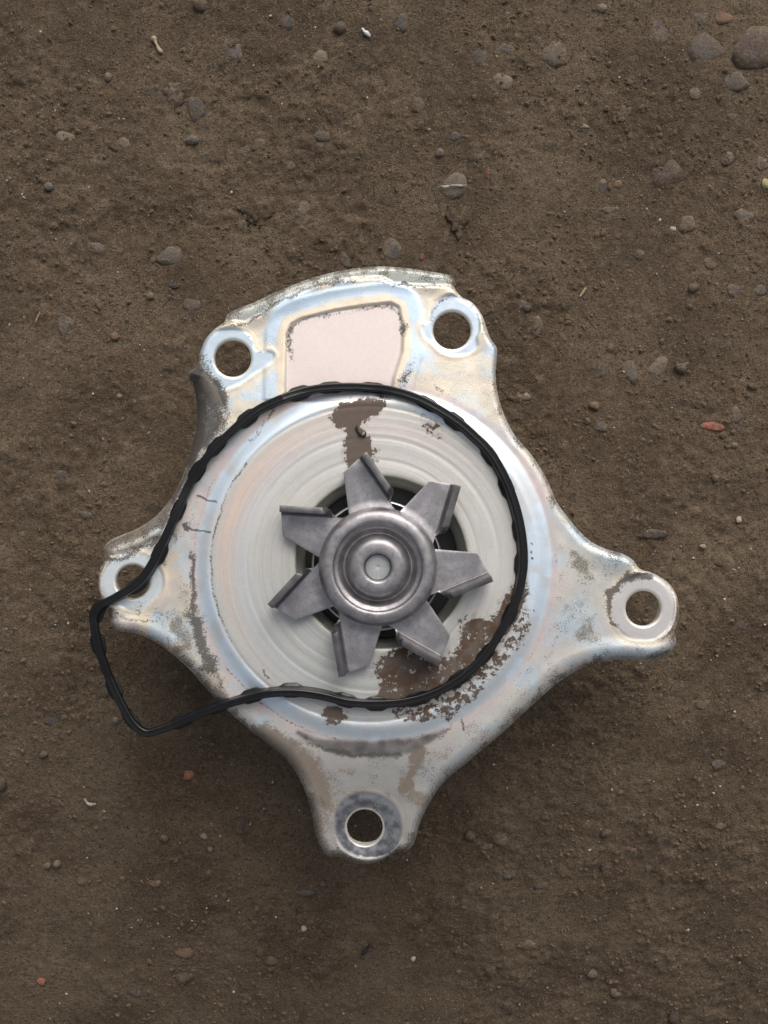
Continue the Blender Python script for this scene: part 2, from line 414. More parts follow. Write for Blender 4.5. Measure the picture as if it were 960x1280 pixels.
def body_fields(X, Y, full=True):
    """height (mm above the flange plane) and the surface colours, painted shade and dirt at photo pixels X, Y"""
    d, idx = polydist(X, Y, OUTS, True)
    ins = inside(X, Y, OUTS)
    d = np.where(ins, d, 0)
    R = OUTS[idx, 2]; DR = OUTS[idx, 3]
    rc = np.hypot(X - CX, Y - CY); rk = np.hypot(X - KX, Y - KY)
    ang = np.degrees(np.arctan2(CY - Y, X - CX)) % 360
    rd = np.hypot(X - 460.0, Y - 705.0)            # edge of the turned face
    n1 = fbm(X / 45, Y / 45, 3, 2); n2 = fbm(X / 14, Y / 14, 4, 6)
    z = (n1 - 0.5) * 0.35 + (n2 - 0.5) * 0.07
    # the webs between face and lugs dish down a little
    z = z - 0.7 * sstep(225, 330, rc) * sstep(6, 34, d)
    sl = sdf(X, Y, LEDGE)
    sw = sdf(X, Y, WIN)
    z = z * (1 - 0.85 * sstep(-3, 3, sw))
    z = z - 1.3 * sstep(-2, 2.5, sl)
    z = z + 0.22 * sstep(-30, -24, sw) * sstep(0, 1, 500 - Y) * (1 - sstep(-3, 2, sl)) - 1.1 * sstep(-2.5, 1.5, sw)
    sb = {k: sdf(X, Y, v) for k, v in BOSS.items()}
    for k in BOSS:
        f = sstep(-1.0, 0.9, sb[k])
        lip = 0.07 * np.exp(-((sb[k] + 3) / 2.2) ** 2)
        z = z * (1 - f) + (BZ[k] + (n2 - 0.5) * 0.06) * f + lip
    hx, hy, hr = HOLES[4]
    z = z - 0.5 * (1 - sstep(0, 15, np.hypot(X - hx, Y - hy) - hr)) * (sb[4] > 0)
    # circular rim and machined face
    face = (ZD - ZF) * 1000
    wring = 221 + 10 * np.maximum(0, np.cos(np.radians(ang))) * 0.3
    f = sstep(wring + 1, wring - 19, rc)
    rings = 0.008 * np.sin(rc * 0.52 + 1.2 * np.sin(rc * 0.11)) + 0.012 * np.sin(rc * 0.17) - 0.06 * np.exp(-((rc - 158) / 2) ** 2) - 0.05 * np.exp(-((rc - 131) / 2) ** 2)
    zf = face + 0.10 * sstep(196, 203, rd) - 0.10 * np.exp(-((rd - 197) / 1.4) ** 2) + rings * (rd < 195) + (n1 - 0.5) * 0.1
    z = z * (1 - f) + zf * f
    # rounded lip and cavity
    zl = np.where(rk < 113, 0.8 * (1 - np.sqrt(np.clip(1 - ((113 - rk) / 8).clip(0, 1) ** 2, 0, 1))), 0)
    z = z - zl - 7.5 * np.clip((108 - rk) / 14, 0, 1) ** 1.25
    # edge rounding and the broad flank on the left
    t = np.clip(1 - d / R, 0, 1)
    ed = DR * (1 - np.sqrt(np.clip(1 - t * t, 0, 1)))
    sf = sdf(X, Y, FLANK_L)
    z = z - ed * (1 - f)
    z = z - 0.5 * np.exp(-((sf) / 3.5) ** 2) * (d > 8)
    if not full: return z
    # ---------- metal colours (passivation hues) and painted shade, in photo sRGB, then linear
    def blend(c, col, m): return c * (1 - m[:, None]) + np.array(col, float)[None, :] * m[:, None]
    p1 = fbm(X / 38, Y / 30, 3, 51); p2 = fbm(X / 30, Y / 34, 3, 77); p3 = fbm(X / 20, Y / 20, 3, 91)
    T = np.tile(np.array((203., 200., 193.)), (len(X), 1))
    T = blend(T, (190, 206, 217), sstep(0.42, 0.72, p1) * 0.7)
    T = blend(T, (212, 197, 191), sstep(0.42, 0.72, p2) * 0.6)
    up = sstep(600, 500, Y)
    T = blend(T, (222, 214, 198), up * 0.8)
    T = blend(T, (204, 219, 234), up * sstep(0.38, 0.62, p1) * 0.85)
    T = blend(T, (230, 216, 196), up * sstep(0.50, 0.75, p3) * 0.6)
    lo = sstep(900, 970, Y)
    T = blend(T, (156, 154, 151), lo * 0.8)  # dirt and weaker light at the bottom lug, painted as a greyer tone
    lm = sstep(300, 180, X) * sstep(640, 700, Y)
    T = blend(T, (224, 212, 188), lm * sstep(0.5, 0.62, p3) * 0.75)
    T = blend(T, (192, 210, 226), lm * sstep(0.48, 0.60, p1) * 0.65)
    T = blend(T, (236, 220, 198), sstep(-14, -6, sw) * sstep(2, -2, sw) * up)
    T = blend(T, (200, 221, 240), sstep(-34, -24, sw) * sstep(-10, -16, sw) * sstep(480, 440, Y) * 0.85)
    T = blend(T, (230, 216, 211), sstep(-1, 3, sw) * (Y < 500))
    T = blend(T, (188, 191, 185), sstep(-1, 4, sl) * 0.9)
    for k, c in {0: (212, 226, 237), 1: (212, 225, 236), 2: (226, 232, 234), 3: (214, 210, 207), 4: (118, 120, 124)}.items():
        near = np.exp(-((sb[k] + 5) / 6) ** 2) * (sb[k] < 0)
        T = blend(T, (232, 218, 196) if k != 4 else (160, 154, 146), near * 0.75)
        T = blend(T, c, sstep(-1.5, 1, sb[k]))
    q = sstep(-1, 1, sb[4]); m4 = fbm(X / 7, Y / 7, 4, 301)
    T = blend(T, (150, 153, 157), q * sstep(0.50, 0.64, m4) * 0.5)
    T = blend(T, (66, 67, 72), q * sstep(0.48, 0.34, m4) * 0.5)
    for hx, hy, hr in HOLES:
        T = blend(T, (232, 228, 218), sstep(hr + 2.6, hr + 1.0, np.hypot(X - hx, Y - hy)) * 0.9)
    ring = sstep(wring + 2, wring - 3, rc) * (1 - sstep(200, 196, rd))
    T = blend(T, (214, 227, 239), ring * (0.55 + 0.45 * sstep(.40, .55, p1)))
    T = blend(T, (214, 196, 196), sstep(wring - 2, wring + 3, rc) * sstep(wring + 12, wring + 5, rc) * 0.5)
    disc = sstep(199, 196, rd)
    D = np.tile(np.array((207., 204., 199.)), (len(X), 1))
    band = 0.5 + 0.5 * np.sin(rc * 0.21 + 2 * vnoise(rc / 12, rc * 0 + 3))
    D = blend(D, (215, 212, 206), band * 0.6)
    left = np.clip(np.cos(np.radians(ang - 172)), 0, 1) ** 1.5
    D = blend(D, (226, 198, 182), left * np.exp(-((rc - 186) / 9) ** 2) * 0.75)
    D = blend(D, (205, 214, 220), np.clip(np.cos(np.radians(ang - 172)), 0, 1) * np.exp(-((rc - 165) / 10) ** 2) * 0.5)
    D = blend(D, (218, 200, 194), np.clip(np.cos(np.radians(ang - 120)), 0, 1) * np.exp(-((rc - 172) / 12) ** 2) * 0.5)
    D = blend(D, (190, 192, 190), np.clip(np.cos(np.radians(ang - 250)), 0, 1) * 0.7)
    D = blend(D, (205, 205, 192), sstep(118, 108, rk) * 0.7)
    D = blend(D, (60, 62, 60), sstep(97, 94, rk))  # shadow inside the cavity, painted as a dark tint
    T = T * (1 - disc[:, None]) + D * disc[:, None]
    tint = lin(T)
    # ---------- dirt, and a dark band below the face
    grime = np.zeros(len(X)); stain = np.full(len(X), -1.0); dust = np.zeros(len(X)); rust = np.zeros(len(X))
    Xw = X + (fbm(X / 9, Y / 9, 3, 131) - .5) * 14; Yw = Y + (fbm(X / 9, Y / 9, 3, 151) - .5) * 14
    Xw = Xw + (fbm(X / 26, Y / 26, 2, 171) - .5) * 10
    brk = 0.62 + 0.75 * fbm(X / 17, Y / 17, 3, 191)
    def gl(pts, w, s, closed=False):
        nonlocal grime
        k = min(1.0, w / 6.0)
        dd, _ = polydist(X + (Xw - X) * k, Y + (Yw - Y) * k, spline(pts, 4, closed), closed)
        grime = np.maximum(grime, s * brk * (1 - np.clip(dd / (w * 1.9), 0, 1)))
    gl(LEDGE_LINE[:6], 4.0, .72); gl(LEDGE_LINE[5:8], 4, .45); gl(LEDGE_LINE[7:], 3.6, .68); gl([(425,352),(455,346)], 5, .5)
    gl([(360,440),(361,418),(367,407),(378,402),(420,392),(460,386),(486,384),(497,388),(502,400)], 4.0, .60)
    gl([(361,450),(362,420)], 5, .55)
    gl([(505,408),(506,418)], 5, .7); gl([(512,462),(498,478)], 9, .62); gl([(470,352),(500,358)], 6, .4); gl([(546,484),(552,490)], 5, .6)
    gl([(362,486),(350,500),(318,545)], 3, .55); gl([(326,541),(312,552)], 3.5, .6)
    gl([(245,460),(260,484),(268,505),(268,525),(258,548)], 17, 1.0); gl([(242,470),(249,500),(250,535),(240,575)], 11, .95); gl([(235,590),(212,640),(180,664),(140,682)], 9, .62)
    gl([(131,700),(150,696),(172,688),(203,672)], 5, .9); gl([(128,690),(134,700)], 5, .6)
    gl([(241,690),(240,725),(243,760),(250,790)], 3.5, .85); gl([(242,770),(250,800),(262,830)], 10, .9); gl([(262,830),(280,860)], 5, .55)
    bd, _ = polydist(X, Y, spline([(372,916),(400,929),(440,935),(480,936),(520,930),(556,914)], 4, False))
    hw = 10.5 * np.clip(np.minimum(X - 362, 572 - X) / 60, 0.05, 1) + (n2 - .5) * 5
    dark_band = sstep(hw + 2.5, hw - 3.5, bd) * (0.72 + 0.5 * (n2 - .5)); dark_band = np.clip(dark_band, 0, .9) * (rc > 215)
    tint = tint * (1 - dark_band[:, None]) + lin((50, 49, 51))[None] * dark_band[:, None]  # dark grey band below the face, blended into the tint
    gl([(385,930),(440,943),(500,943)], 4, .75); gl([(548,922),(565,908)], 6, .6); gl([(495,930),(530,918)], 5, .5)
    a = [(804 + 42 * math.cos(t), 760 - 42 * math.sin(t)) for t in np.radians(np.arange(75, 215, 12))]
    gl(a, 5, 1.0); gl(a[2:9], 8, .7)
    a = [(804 + 43 * math.cos(t), 760 - 43 * math.sin(t)) for t in np.radians(np.arange(-70, 75, 12))]
    gl(a, 2.5, .55)
    gl([(177,756),(174,764)], 8, .6); gl([(145,765),(160,775),(195,776)], 3, .6); gl([(204,668),(178,757)], 3, .4)
    gl([(537,405),(541,390),(548,378),(560,370)], 4, .62); gl([(317,430),(312,420)], 3, .5); gl([(325,440),(340,441)], 3, .6); gl([(270,480),(251,458)], 3, .55)
    gl([(563,468),(580,464)], 4, .5); gl([(565,490),(575,510)], 6, .35); gl([(606,490),(612,500)], 10, .4)
    gl([(575,370),(600,395),(608,420)], 3, .5)
    gl([(425,1020),(428,1050)], 7, .5); gl([(423,1036),(432,1060),(450,1070),(470,1068)], 6, .42); gl([(430,1012),(450,1000),(480,1012)], 8, .5); gl([(486,1020),(497,1048)], 7, .42); gl([(400,995),(404,1010),(410,1040)], 3, .5)
    gl([(246,620),(258,625),(270,627)], 1.6, .85); gl([(232,657),(240,662),(263,665)], 1.6, .85); gl([(246,632),(236,655)], 3, .42); gl([(231,655),(234,662)], 3, .8)
    arc = lambda r, a0, a1: [(CX + r * math.cos(t), CY - r * math.sin(t)) for t in np.radians(np.arange(a0, a1, 5.0))]
    gl([(x - 3, y) for x, y in arc(199, 140, 215)], 1.6, .66); gl(arc(223, 215, 262), 1.6, .62); gl(arc(229, -75, 15), 1.0, .50); gl(arc(224, 150, 182), 1.4, .55)
    gl([(577,900),(579,912)], 1.6, .9); gl([(556,884),(563,893)], 1.6, .8)
    gl([(327,838),(334,848)], 2.2, .7); gl([(700,690),(740,705),(765,725)], 12, .36)
    # small spatter on the right-hand rim
    for (x, y) in [(664,679),(665,697),(675,729),(667,762),(661,771),(650,798),(641,812),(664,690),(654,805)]:
        gl([(x, y), (x + 1, y + 2)], 1.3, .8)
    fl = sdf(X, Y, FLANK_L)
    dust = np.maximum(dust, sstep(-3, 4, fl) * (0.50 + 0.45 * sstep(2, 14, 18 - d) + 0.5 * (fbm(X / 12, Y / 12, 3, 211) - .5)))
    def st(poly, s=1.0, w=22, ru=0.0):
        nonlocal stain, rust
        q = sdf(X, Y, spline(poly, 5, True))
        m = np.clip(0.5 + q / w, -0.6, s)
        stain = np.maximum(stain, m); rust = np.maximum(rust, (q > -4) * ru)
    st([(413,520),(425,508),(448,499),(484,498),(472,514),(452,530),(462,548),(468,575),(460,590),(440,586),(431,565),(432,538),(418,530)], .92, 16, .1)
    st([(470,832),(482,820),(510,808),(540,812),(556,822),(572,806),(578,782),(592,772),(612,776),(636,742),(656,728),(654,762),(628,800),(602,838),(560,866),(515,884),(478,878),(474,852)], .70, 22, 1.0)
    st([(492,884),(545,880),(590,852),(630,806),(655,765),(660,780),(640,815),(606,856),(578,884),(520,900),(500,896)], .52, 14, .9)
    st([(403,887),(424,884),(436,898),(420,906),(408,900)], .75, 12, .2)
    st([(530,522),(545,530),(548,545),(536,540)], .47, 20, 0)
    st([(558,880),(568,888),(560,900),(553,890)], .6, 10, .6)
    def du(pts, w, s):
        nonlocal dust
        dd, _ = polydist(Xw, Yw, spline(pts, 4, False), False)
        dust = np.maximum(dust, s * (0.35 + 0.65 * brk) * (1 - sstep(w * 0.0, w * 1.7, dd)))
    du([(330,920),(368,944),(396,972),(404,1000)], 22, .85); du([(404,990),(398,1030),(412,1062)], 13, .62); du([(418,996),(438,990),(456,986)], 7, .6)
    du([(528,940),(520,962),(508,984)], 11, .9); du([(262,838),(280,862)], 12, .55); du([(392,1060),(440,1078),(480,1074)], 6, .55)
    du([(700,655),(730,680),(770,702)], 14, .34); du([(240,655),(244,690)], 8, .35)
    du([(284,394),(330,374),(400,347)], 6, .45)
    edge = (1 - sstep(2, 16, d)) * (d > 0)
    arms = sstep(232, 250, rc) * sstep(540, 640, Y) * (1 - sstep(-4, 2, np.max(np.stack(list(sb.values())), 0)))
    dust = np.maximum(dust, arms * (0.10 + 0.55 * sstep(0.45, 0.75, fbm(X / 30, Y / 30, 4, 331))))
    speck = 0.23 + 0.13 * sstep(0.45, 0.65, n2) + 0.16 * edge + 0.06 * sstep(400, 800, Y)
    speck = speck + 0.10 * sstep(-1, 4, sl)
    speck = np.where((rc < 232), 0.10, speck); speck = np.where(rc < 200, 0.12, speck)
    speck = np.where(sw > -10, np.where(Y < 500, 0.06, speck), speck)
    for k in BOSS: speck = np.where(sb[k] > -2, 0.08 if k != 4 else 0.3, speck)
    metal = np.where(rc < 203, 0.56, 0.58); rough = np.where(rc < 203, 0.42, 0.40)
    metal = np.where((sw > -1) & (Y < 500), 0.35, metal)
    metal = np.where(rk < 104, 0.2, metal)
    for k in BOSS: rough = np.where(sb[k] > 0, 0.34, rough)
    grain = np.where(rc < 230, 0.10, 0.55); grain = np.where((sw > -12) & (Y < 500), 0.15, grain)
    for k in BOSS: grain = np.where(sb[k] > 0, 0.12, grain)
    return z, dict(grime=grime, stain=stain, dust=dust, rust=rust, speck=speck, metal=metal, rough=rough, grain=grain, face=disc * (rk > 108)), tint

def build_housing(parent):
    sp = 1.9
    xs = np.arange(118, 855, sp); ys = np.arange(328, 1086, sp * 0.866)
    X, Y = np.meshgrid(xs, ys); X[1::2] += sp / 2
    X = X.ravel() + RNG.uniform(-.15, .15, X.size); Y = Y.ravel() + RNG.uniform(-.15, .15, Y.size)
    keep = inside(X, Y, OUTS); X, Y = X[keep], Y[keep]
    d, _ = polydist(X, Y, OUTS, True)
    keep = d > 1.7
    for hx, hy, hr in HOLES: keep &= np.hypot(X - hx, Y - hy) > hr + 4.0
    rk = np.hypot(X - KX, Y - KY); rc = np.hypot(X - CX, Y - CY)
    keep &= ~((rk > 92) & (rk < 108.4)); keep &= rk > 60
    X, Y = X[keep], Y[keep]
    pts = [np.stack([X, Y], 1)]
    for r in (60, 93, 94, 95.5, 97, 98.5, 100, 101.5, 103, 104.5, 106, 107, 108):
        a = np.linspace(0, 2 * np.pi, 320, endpoint=False); pts.append(np.stack([KX + r * np.cos(a), KY + r * np.sin(a)], 1))
    edges = []
    base = sum(len(p) for p in pts)
    loops = []
    no = len(OUTS); pts.append(OUTS[:, :2]); loops.append(np.arange(base, base + no)); base += no
    nh = 72
    a = -np.linspace(0, 2 * np.pi, nh, endpoint=False)
    for hx, hy, hr in HOLES:
        pts.append(np.stack([hx + hr * np.cos(a), hy + hr * np.sin(a)], 1)); loops.append(np.arange(base, base + nh)); base += nh
        for e in (1.6, 3.2):
            pts.append(np.stack([hx + (hr + e) * np.cos(a), hy + (hr + e) * np.sin(a)], 1)); base += nh
    P = np.concatenate(pts)
    for L in loops: edges += [(int(L[i]), int(L[(i + 1) % len(L)])) for i in range(len(L))]
    r = geometry.delaunay_2d_cdt([Vector(p) for p in P], edges, [], 0, 1e-5)
    V2 = np.array([tuple(v) for v in r[0]]); T = np.array([f for f in r[2] if len(f) == 3])
    orig = r[3]
    rev = {}
    for i, l in enumerate(orig):
        for k in l: rev[k] = i
    c = V2[T].mean(1)
    ok = inside(c[:, 0], c[:, 1], OUTS) & (np.hypot(c[:, 0] - KX, c[:, 1] - KY) > 59.9)
    for hx, hy, hr in HOLES: ok &= np.hypot(c[:, 0] - hx, c[:, 1] - hy) > hr * 0.9985
    T = T[ok]
    Xv, Yv = V2[:, 0], V2[:, 1]
    z, att, tint = body_fields(Xv, Yv)
    for hx, hy, hr in HOLES:                      # small chamfer at each hole
        rr = np.hypot(Xv - hx, Yv - hy)
        z = z - 0.45 * (1 - sstep(hr, hr + 2.0, rr)) * (rr < hr + 3)
    Z = ZF + z * 0.001
    wx, wy = unp(Xv, Yv, Z)
    V = np.stack([wx, wy, Z], 1)
    # y flips between photo and world: make faces point up
    n = np.cross(V[T[:, 1]] - V[T[:, 0]], V[T[:, 2]] - V[T[:, 0]])
    flip = n[:, 2] < 0
    T[flip] = T[flip][:, ::-1]
    nv = len(V)
    # walls down to the underside, following outline and holes
    extra = []; faces = [tuple(int(i) for i in t) for t in T]; src = []
    allb = []
    for li, L in enumerate(loops):
        ids = [rev[int(k)] for k in L]
        cur = ids
        cx0, cy0 = V[ids][:, :2].mean(0)
        b = []
        if li > 0:                                  # bolt holes: a short land, relieved from below
            mid = []
            for i in ids:
                v = V[i].copy(); v[2] -= 0.0011
                extra.append(v); src.append(i); mid.append(nv + len(extra) - 1)
            m = len(ids)
            area = sum(V[ids[i]][0] * V[ids[(i + 1) % m]][1] - V[ids[(i + 1) % m]][0] * V[ids[i]][1] for i in range(m))
            for i in range(m):
                q = (ids[i], mid[i], mid[(i + 1) % m], ids[(i + 1) % m])
                faces.append(q[::-1] if area > 0 else q)
            top = mid
        else: top = ids
        for i in ids:
            v = V[i].copy(); v[2] = ZBOT
            if li > 0: v[:2] = np.array([cx0, cy0]) + (v[:2] - np.array([cx0, cy0])) * 1.38
            extra.append(v); src.append(i); b.append(nv + len(extra) - 1)
        m = len(ids)
        area = sum(V[ids[i]][0] * V[ids[(i + 1) % m]][1] - V[ids[(i + 1) % m]][0] * V[ids[i]][1] for i in range(m))
        for i in range(m):
            q = (top[i], b[i], b[(i + 1) % m], top[(i + 1) % m])
            up = (area > 0) == (li == 0)
            faces.append(q if up else q[::-1])
        allb.append(b)
    Vall = np.concatenate([V, np.array(extra)])
    # underside sheet
    bl = [i for b in allb for i in b]
    e2 = []; k = 0
    for b in allb:
        e2 += [(k + i, k + (i + 1) % len(b)) for i in range(len(b))]; k += len(b)
    r2 = geometry.delaunay_2d_cdt([Vector(Vall[i][:2]) for i in bl], e2, [], 0, 1e-9)
    B2 = np.array([tuple(v) for v in r2[0]]); o2 = [l[0] for l in r2[3]]
    lo = [Vall[b][:, :2] for b in allb]
    T2 = np.array([f for f in r2[2]])
    c2 = B2[T2].mean(1)
    ok = inside(c2[:, 0], c2[:, 1], lo[0])
    for q in lo[1:]: ok &= ~inside(c2[:, 0], c2[:, 1], q)
    for t in T2[ok]: faces.append(tuple(bl[o2[i]] for i in t))
    me = mesh_from('housing', Vall, faces)
    src = np.array(src)
    for k, v in att.items():
        at = me.attributes.new(k, 'FLOAT', 'POINT')
        at.data.foreach_set('value', np.concatenate([v, v[src]]).astype(np.float32))
    rcv = np.hypot(Xv - 468, Yv - 705) + 1e-6
    tv = np.stack([(Xv - 468) / rcv * 0.9, (Yv - 705) / rcv * 0.9, rcv * 0.36], 1)
    ta = me.attributes.new('turn', 'FLOAT_VECTOR', 'POINT')
    ta.data.foreach_set('vector', np.concatenate([tv, tv[src]]).astype(np.float32).ravel())
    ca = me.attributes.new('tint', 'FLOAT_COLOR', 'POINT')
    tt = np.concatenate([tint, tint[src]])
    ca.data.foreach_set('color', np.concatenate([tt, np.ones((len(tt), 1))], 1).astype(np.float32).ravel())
    return obj('housing', me, MH, parent)

pump = bpy.data.objects.new('water_pump', None); COL.objects.link(pump)
pump.empty_display_size = 0.02
tag(pump, 'silver cast metal water pump with five bolt lugs lying face up on brown dirt', 'water pump')
housing = build_housing(pump)

# underside: bearing neck and pulley flange that the pump stands on
kx, ky = unp(KX, KY, ZBOT)
V, F = lathe([(0.0, ZBOT + .001), (0.0225, ZBOT + .001), (0.0215, 0.008), (0.0170, 0.0065), (0.0, 0.0065)], 64, kx, ky)
obj('bearing_neck', mesh_from('bearing_neck', V, F), MIRON, pump)
V, F = lathe([(0.0, 0.0075), (0.014, 0.0075), (0.0145, 0.0048), (0.0300, 0.0045), (0.0306, 0.0038), (0.0306, -0.0008), (0.0300, -0.0015), (0.0, -0.0015)], 64, kx, ky)
obj('pulley_flange', mesh_from('pulley_flange', V, F), MIRON, pump)
# cavity floor and the seal
fz = ZD - 0.0090 + 0.00015
px1 = (HC - ZD) / FPX
V, F = lathe([(0.0, fz + .0003), (62 * px1, fz + .0003)], 64, *unp(KX, KY, fz))
obj('cavity_floor', mesh_from('cavity_floor', V, F), MIRON, pump)
sx, sy = unp(HX - 1.0, HY - 1.0, ZD)
V, F = lathe([(60 * px1, fz), (81.5 * px1, fz + .0006), (82.5 * px1, ZD - .0012), (80.6 * px1, ZD - .0006), (79.4 * px1, ZD - .0006), (78.2 * px1, ZD - .0012), (76.6 * px1, ZD - .0024), (40 * px1, ZD - .0024)], 128, sx, sy)
obj('seal_ring', mesh_from('seal_ring', V, F), MSEAL, pump)

# ------------------------------------------------------------------ impeller: hub > seven blades, shaft end
ZB = ZD + 0.0024
kb = (HC - ZB) / FPX
ix, iy = unp(HX, HY, ZB)
prof = [(71.0, -1.0), (72.8, -0.8), (73.2, -0.2), (72.9, 0.8), (72.0, 1.9), (70.6, 2.8), (68.6, 3.5), (66, 3.95), (62.5, 4.2), (58, 4.25), (55.2, 4.2), (54.3, 4.05), (53.7, 3.5), (52.9, 3.2),
        (50.5, 3.05), (48.4, 2.9), (46.6, 2.3), (44.6, 1.6), (43, 1.0), (41.5, 0.8), (40.0, 1.0), (38.8, 1.6), (37.2, 2.6), (34.8, 3.8), (31.8, 4.4), (28.5, 4.62), (20, 4.66), (18.0, 4.58), (16.9, 4.3), (16.4, 3.6), (16.2, 1.0)]
V, F = lathe([(r * kb * 1.015, ZB + h * .001) for r, h in prof], 160, 0, 0)
F = [f[::-1] for f in F]
me = mesh_from('impeller', V, F)
imp = obj('impeller', me, MHUB, pump)
imp.location = (ix, iy, 0)
imp['label'] = 'grey stamped steel impeller with seven bent blades'
V, F = lathe([(r * kb, ZB + h * .001) for r, h in [(16.1, 1.2), (16.1, 2.35), (15.5, 2.5), (15.2, 2.52), (3, 2.52), (2.0, 2.50), (0.6, 2.44), (0.0, 2.43)]], 64)
o = obj('shaft_end', mesh_from('shaft_end', V, [f[::-1] for f in F]), MSHAFT, imp)

def pol(r, a):
    a = math.radians(a); return np.array([r * math.cos(a), r * math.sin(a)]) * kb
def make_blade(parent):
    b0, b1 = pol(70, -30.5), pol(137, -0.6)       # the bend line, root to tip
    e0, e1 = pol(66, 21.5), pol(125, 9.6)           # the free edge
    nu, npl, nb, nw = 26, 12, 6, 4
    bl = b1 - b0; L = np.linalg.norm(bl); bd = bl / L
    out = np.array([bd[1], -bd[0]])                 # away from the plate
    rb = 0.00055; lean = math.radians(86); Hw = 0.0040
    V = []; ncol = npl + nb + nw
    for i in range(nu + 1):
        u = i / nu
        B = b0 + bl * u; E = e0 + (e1 - e0) * u
        rr = np.linalg.norm(B)
        hs = float(sstep(0.20, 0.34, u))            # the flap starts a little out from the hub
        row = []
        for j in range(npl):
            t = j / npl
            p = E + (B - E) * t
            rp = np.linalg.norm(p) / kb
            row.append((p[0], p[1], ZB + 0.0004 * float(sstep(84, 70, rp))))
        for j in range(nb + 1):
            th = lean * j / nb * max(hs, 0.02)
            q = B + out * rb * math.sin(th)
            row.append((q[0], q[1], ZB + rb * (1 - math.cos(th)) + 0.0004 * float(sstep(84, 70, rr / kb))))
        th = lean * max(hs, 0.02)
        last = np.array(row[-1])
        for j in range(1, nw):
            s = Hw * hs * j / (nw - 1) + 0.00004 * j
            row.append(tuple(last + np.array([out[0] * math.cos(th), out[1] * math.cos(th), math.sin(th)]) * s))
        V += row
    n = len(V) // (nu + 1); F = []
    for i in range(nu):
        for j in range(n - 1):
            a = i * n + j
            F.append((a, a + 1, a + n + 1, a + n))
    me = mesh_from('blade', V, F)
    # faces must look up
    if me.polygons[0].normal.z < 0: me.flip_normals()
    o = obj('blade', me, MST, parent)
    me.materials.append(MFOLD)
    for k, p in enumerate(me.polygons):
        if k % (n - 1) >= npl and k // (n - 1) > nu * 0.22: p.material_index = 1
    so = o.modifiers.new('thickness', 'SOLIDIFY'); so.thickness = 0.0014; so.offset = -1
    bv = o.modifiers.new('edge', 'BEVEL'); bv.width = 0.00016; bv.segments = 2; bv.limit_method = 'ANGLE'; bv.angle_limit = math.radians(50)
    return o
blade = make_blade(imp)
blade.rotation_euler.z = math.radians(-1.8)
for k in range(1, 7):
    c = blade.copy(); COL.objects.link(c); c.parent = imp
    c.rotation_euler.z = math.radians(-1.8 + k * 360 / 7 + random.uniform(-.6, .6))

